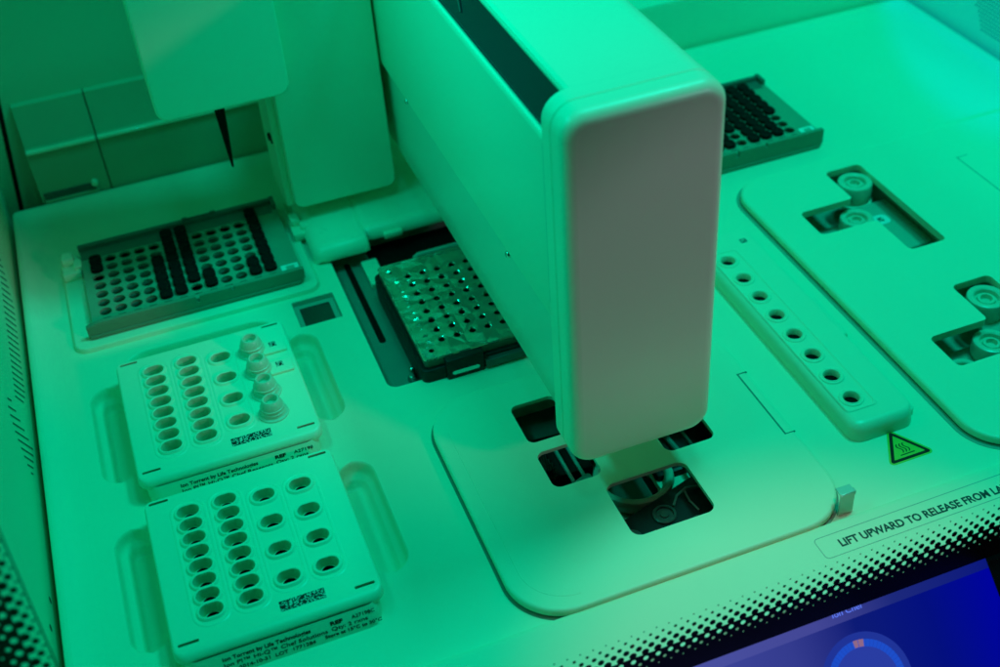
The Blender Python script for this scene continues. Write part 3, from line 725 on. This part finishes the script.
# hot-surface sticker
hs = thing('hot_surface_sticker', 'yellow triangular hot-surface warning sticker stuck on the deck', 'sticker', (312, 344, 0))
tri = lambda e: roundpoly([(311.9, 357.2 + 2 * e), (323.4 + 1.73 * e, 337.6 - e), (300.4 - 1.73 * e, 337.6 - e)], max(.3, 1.0 + e))
m = MB(); m.plate([tri(1.15)], .02, .12); obj('yellow_backing', m, YELLOW, hs)
m = MB(); m.plate([tri(.1), tri(-1.55)], .12, .16); obj('black_border', m, INK, hs)
m = MB()
for k in (-1, 0, 1):
    L = []
    for q in range(13):
        t = q / 12; x = 311.8 + k * 1.75 + .8 * sin(t * 2 * pi); y = 342.0 + 6.2 * t; L.append([(x - .32, y, .15), (x + .32, y, .15)])
    m.loft(L, closed=False)
m.plate([rrect(307.8, 315.8, 340.6, 341.2, .1, 2)], .13, .16)
obj('heat_symbol', m, INK, hs, smooth=False, fix=False)

# ================================================================== GANTRY ARM
ar = thing('gantry_arm', 'big cream robot arm with rounded front cover and dark slot along its top', 'robot arm', (182, 560, 30))
HX0, HX1, HZ0, HZ1 = 147.2, 218.0, 29.5, 214.8
hl = lambda i, y: Ly(rrect(HX0 + i, HX1 - i, HZ0 + i, HZ1 - i, 11 - i * .9, 10), y)
m = MB(); loops = []
for k in range(8):
    a = math.radians(90 * k / 7); loops.append(hl(5.5 * (1 - sin(a)), 371 + 5.5 * (1 - cos(a))))
loops += [hl(0, 382.6), hl(.35, 383.0), hl(.9, 383.1)]
m.loft(loops, True, False); obj('front_cover', m, ARM, ar, flat='y')
m = MB(); m.loft([hl(.9, 383.1), hl(.4, 383.3), hl(0, 383.8), hl(0, 392.0), hl(.5, 392.6), hl(4, 392.7)]); obj('front_collar', m, ARM, ar, flat='y')
# top cover: open on the slot side
pr = [(160.5, 209.0), (158.6, 209.6), (157.4, 211.2), (157.2, 212.6), (157.9, 213.9), (159.6, 214.7), (207.0, 214.7)]
for k in range(1, 8):
    a = math.radians(90 * k / 7); pr.append((207 + 11 * sin(a), 203.7 + 11 * cos(a)))
pr += [(218, 60), (217, 42), (213, 42)]
m = MB(); m.loft([Ly(pr, 392.2), Ly(pr, 768)], closed=False); obj('top_cover', m, ARM, ar, flat='')
pr = [(150.5, 196.2), (149.2, 197.0), (148.0, 196.8), (147.3, 195.8), (147.2, 194), (147.2, 107), (147.5, 105.6), (148.6, 105.0), (151.5, 105)]
m = MB(); m.loft([Ly(pr, 392.2), Ly(pr, 768)], closed=False); obj('side_cover', m, ARM, ar, flat='')
pr = [(151, 106), (151.4, 60), (151.2, 44.5), (152.2, 42.8), (154.5, 42.5), (213, 42.5)]
m = MB(); m.loft([Ly(pr, 388), Ly(pr, 768)], closed=False); obj('lower_panel', m, principled('lower_panel_plastic', (.68, .68, .52), .4, var=.03), ar, flat='')
m = MB(); m.box(161, 206, 394, 768, 60, 193, 1); m.box(153.5, 160, 394, 768, 120, 182, .5); m.box(162, 205, 393, 768, 205, 207); obj('guide_beam', m, principled('black_beam', (.02, .022, .024), .3, metal=.2), ar)
m = MB(); m.loft([Ly([(150.2, 195.0), (150.6, 195.8), (160.6, 208.4), (161.4, 208.6)], 392.4), Ly([(150.2, 195.0), (150.6, 195.8), (160.6, 208.4), (161.4, 208.6)], 768)], closed=False)
obj('slot_cover', m, principled('smoked_blue_cover', (.016, .020, .032), .16, var=.25, vscale=9, rvar=.05, spec=.6), ar, flat='')
m = MB(); m.rod([(153.2, 506, 199.9), (156.4, 520, 204.2)], .35, 6); obj('belt_clamp', m, principled('grey_clamp', (.10, .12, .11), .3), ar)
for yy, zz in ((607, 105), (446, 104)):
    m = MB()
    m.loft([[(147.4 - d, yy + r * cos(t * pi / 6), zz + r * sin(t * pi / 6)) for t in range(12)] for r, d in ((1.7, -1), (1.7, .4), (1.2, .9), (.05, .9))], False, True); obj('screw', m, STEEL, ar, angle=50)
# ================================================================== PIPETTOR
pp = thing('pipettor_carriage', 'tall cream pipettor housing hanging beside the arm, in front of the back wall', 'pipettor', (90, 660, 22))
def xz_box(x0, x1, y0, y1, z0, z1, rc, rf):
    m = MB(); loops = []
    q = lambda i, y: Ly(rrect(x0 + i, x1 - i, z0 + i, z1 - i, max(rc - i, .5), 8), y)
    for k in range(6):
        a = math.radians(90 * k / 5); loops.append(q(rf * (1 - sin(a)), y0 + rf * (1 - cos(a))))
    loops += [q(0, y1)]; m.loft(loops, True, True); return m
obj('lift_housing', xz_box(80, 145.6, 655, 700, 22, 330, 6, 1.2), ARM, pp, flat='y')
obj('side_rail', MB().box(75.5, 80.4, 662, 702, 21, 330, 1.5), PLASTIC, pp, flat='xyz')
m = MB(); m.box(73.5, 77, 668, 672, 66, 70, .5); m.box(74.5, 78, 666, 668.5, 64.8, 67, .3); obj('side_catch', m, BLACK, pp)
hb2 = obj('head_housing', xz_box(12.2, 87.5, 632, 690, 113, 330, 7, 1.2), ARM, pp, flat='y')
m = MB(); m.lathe(48.2, 657, [(6, 118), (5, 112), (4.2, 108), (3.4, 107)], 20); obj('tip_mandrel', m, BLACK, pp)
m = MB(); m.box(18, 80, 640, 684, 110.5, 113.2, 1); obj('underside', m, BLACK, pp)
ht = MB(); ht.lathe(48.2, 657, [(3.4, 112), (3.3, 104), (2.9, 98), (2.5, 90), (1.7, 76), (1.1, 68), (.7, 62), (.35, 61.2)], 20)
tag(obj('pipette_tip', ht, TIPMAT, loc=(48.2, 657, 61)), 'single long black pipette tip hanging point down below the pipettor housing', 'pipette tip')

# ================================================================== DOOR GLASS WITH DOTTED FRIT
sa = .15; ca = math.sqrt(1 - sa * sa)
def G(x, w, d=0.0): return (x, 270 + sa * w - ca * d, ca * w + sa * d)    # d: toward the viewer
dw = thing('door_window', 'clear door glass with a black border that fades out in halftone dots', 'door', (250, 270, 0))
m = MB()
q = [(-96, 3), (640, 3), (640, 520), (-96, 520)]
m.loft([[G(x, w, 0) for x, w in q], [G(x, w, -4) for x, w in q]], True, True); obj('pane', m, CLEAR, dw, smooth=False)
P = 5.6
def frit_bottom():
    m = MB(); hs_ = []
    x_a, x_b = -72, 640
    rows = [(17.7, 1.2, 1), (15.1, .85, 0), (12.5, .42, 1)]
    for w, r, o in rows:
        k = 0; x = x_a + 4 + o * P / 2
        while x < x_b - 4:
            hs_.append(circle(x, w, r, 12)); x += P
    band = MB(); band.plate([[(-96, 2.6), (640, 2.6), (640, 19.9), (-96, 19.9)]] + hs_, .05, .25)
    m.add([G(x, w, z) for x, w, z in band.v], band.f)
    for w, r, o in ((21.2, 1.7, 1), (24.0, 1.42, 0), (26.8, 1.08, 1), (29.6, .74, 0), (32.4, .40, 1)):
        x = x_a + 4 + o * P / 2
        while x < x_b:
            m.add([G(x + r * cos(t * pi / 7), w + r * sin(t * pi / 7), .15) for t in range(14)], [list(range(14))]); x += P
    return m
obj('frit_border', frit_bottom(), FRIT, dw, smooth=False, fix=False)
def frit_side():
    m = MB(); hs_ = []
    for x, r, o in ((-81.6, 1.25, 1), (-84.3, .9, 0), (-87.0, .5, 1)):
        w = 24 + o * P / 2
        while w < 500: hs_.append(circle(x, w, r, 12)); w += P
    band = MB(); band.plate([[(-100, 19.9), (-79.4, 19.9), (-79.4, 505), (-100, 505)]] + hs_, .05, .25)
    m.add([G(x, w, z) for x, w, z in band.v], band.f)
    for x, r, o in ((-78.2, 1.8, 1), (-75.6, 1.3, 0), (-73.8, .6, 1)):
        w = 24 + o * P / 2
        while w < 500:
            m.add([G(x + r * cos(t * pi / 6), w + r * sin(t * pi / 6), .15) for t in range(12)], [list(range(12))]); w += P
    m.add([G(-72.9, 24, .1), G(-72.3, 24, .1), G(-72.3, 505, .1), G(-72.9, 505, .1)], [[0, 1, 2, 3]])
    return m
obj('side_frit_border', frit_side(), FRIT, dw, smooth=False, fix=False)

# ================================================================== TOUCHSCREEN
ts = thing('touchscreen', 'blue-lit touchscreen with a round gauge, below the door glass', 'screen', (220, 262, -10))
su = Vector((0, .75, .6614)); O = Vector((0, 272, 2.0)); sn = Vector((0, -.6614, .75))
def Sp(x, s, d=0.0): return tuple(Vector((x, 0, 0)) + O + su * s + sn * d)
def sflat(pts, d): m = MB(); m.add([Sp(x, s, d) for x, s in pts], [list(range(len(pts)))]); return m
m = MB(); q = [(100, -140), (620, -140), (620, 1.5), (100, 1.5)]
m.loft([[Sp(x, s, -.2) for x, s in q], [Sp(x, s, -12) for x, s in q]], True, True); obj('bezel', m, BLACKLCD, ts, smooth=False)
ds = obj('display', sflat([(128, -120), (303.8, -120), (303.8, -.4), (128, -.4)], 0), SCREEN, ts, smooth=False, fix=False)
obj('header_bar', sflat([(128, -5.6), (303.8, -5.6), (303.8, -.4), (128, -.4)], .05), HEADER, ts, smooth=False, fix=False)
text('title_text', 'Ion Chef', 3.7, Sp(224.5, -2.7, .1), (1, 0, 0), su, emission('title_glow', (.12, .22, 1.0), 1.1), ts, ext=0.01, width=15)
def ring(r0, r1, a0=0, a1=360, n=72, d=.1, cx=230.5, cs=-32.8):
    m = MB(); loops = []
    k = max(2, int(n * (a1 - a0) / 360))
    for i in range(k + 1):
        a = math.radians(a0 + (a1 - a0) * i / k)
        loops.append([Sp(cx + r * cos(a), cs + r * sin(a), d) for r in (r0, r1)])
    m.loft(loops, closed=False); return m
obj('gauge_disc', ring(.01, 15.0, d=.08), emission('gauge_centre', (.022, .046, .36), 1.0), ts, smooth=False, fix=False)
obj('gauge_ring', ring(15.0, 18.2, d=.10), emission('gauge_blue', (.012, .075, .58), 1.0), ts, smooth=False, fix=False)
obj('gauge_halo', ring(18.2, 21.3, d=.08), emission('gauge_halo_blue', (.014, .034, .31), 1.0), ts, smooth=False, fix=False)
m = MB()
for i in range(60):
    a = 6 * i; mm = ring(15.0, 18.2, a - .35, a + .35, 720, .14); m.add(mm.v, mm.f)
obj('gauge_ticks', m, emission('tick_blue', (.012, .055, .44), 1.0), ts, smooth=False, fix=False)
m = ring(15.1, 18.2, 76, 84, 360, .16); mm = ring(15.1, 18.2, 85, 92, 360, .16); m.add(mm.v, mm.f)
obj('gauge_mark', m, emission('mark_salmon', (.27, .14, .24), 1.0), ts, smooth=False, fix=False)

# ================================================================== CAMERA
R = Matrix(((0.93429784, -0.35048045, -0.06519975), (-0.27144202, -0.5808353, -0.7674305), (0.23109908, 0.73470661, -0.63780829)))
cd = bpy.data.cameras.new('camera'); cam = bpy.data.objects.new('camera', cd); COL.objects.link(cam)
rt = R.transposed()
M = Matrix(((rt[0][0], -rt[0][1], -rt[0][2], 0), (rt[1][0], -rt[1][1], -rt[1][2], 0), (rt[2][0], -rt[2][1], -rt[2][2], 0.4452), (0, 0, 0, 1)))
cam.matrix_world = M
cd.sensor_fit = 'HORIZONTAL'; cd.sensor_width = 36; cd.lens = 36 * 1231.1331 / 1000
cd.clip_start = 0.02; cd.clip_end = 20
cd.dof.use_dof = True; cd.dof.focus_distance = 0.60; cd.dof.aperture_fstop = 8.5
sc.camera = cam

# ================================================================== LIGHT
w = bpy.data.worlds.new('World'); sc.world = w; w.use_nodes = True
bg = w.node_tree.nodes['Background']; bg.inputs[0].default_value = (.25, .8, .55, 1); bg.inputs[1].default_value = 0.003
def area(name, loc, target, sx, sy, col, power, spread=180):
    l = bpy.data.lights.new(name, 'AREA'); l.shape = 'RECTANGLE'; l.size = sx * S; l.size_y = sy * S
    l.color = col; l.energy = power; l.spread = math.radians(spread)
    o = bpy.data.objects.new(name, l); COL.objects.link(o); o.location = Vector(loc) * S
    o.rotation_euler = (Vector(target) - Vector(loc)).to_track_quat('-Z', 'Y').to_euler(); return o
LED = (0.0, 1.0, 0.74)
area('led_lamp_a', (30, 320, 1080), (100, 560, 0), 60, 60, LED, 0.5)
area('led_lamp_b', (290, 470, 1080), (290, 520, 0), 190, 150, LED, 2.1)
area('led_lamp_c', (590, 500, 1080), (460, 520, 0), 190, 150, LED, 4.7)
area('arm_side_fill', (-85, 500, 440), (147, 500, 170), 200, 40, LED, 0.16, 70)  # added fill aimed at the arm's left side
def spot(name, loc, target, size, blend, col, power, soft):
    l = bpy.data.lights.new(name, 'SPOT'); l.color = col; l.energy = power
    l.spot_size = math.radians(size); l.spot_blend = blend; l.shadow_soft_size = soft
    o = bpy.data.objects.new(name, l); COL.objects.link(o); o.location = Vector(loc) * S
    o.rotation_euler = (Vector(target) - Vector(loc)).to_track_quat('-Z', 'Y').to_euler()
ROOM = (1.0, .95, 1.4)
spot('room_lamp', (595, -270, 390), (208, 371, 134), 14.4, .35, ROOM, 3.2, .04)
spot('lip_patch_spot', (215, 150, 1000), (212, 224, 0), 15.4, .25, (1.0, .45, .6), 5.6, .03)  # added spot that makes the pale patch on the lip and deck front
spot('wall_reflection_spot', (0, -300, 450), (604, 668, 22), 6.4, .12, (0, .30, 1.0), 34.0, .01)  # added spot; its wall patch stands in for a screen reflected in the door


sc.render.engine = 'CYCLES'
sc.cycles.max_bounces = 10; sc.cycles.diffuse_bounces = 7; sc.cycles.transmission_bounces = 8; sc.cycles.transparent_max_bounces = 12
sc.cycles.caustics_reflective = False; sc.cycles.caustics_refractive = False
sc.cycles.sample_clamp_indirect = 4
try:
    sc.cycles.use_denoising = True
except Exception: pass
sc.view_settings.view_transform = 'Standard'; sc.view_settings.look = 'None'
sc.view_settings.exposure = 0; sc.view_settings.gamma = 1
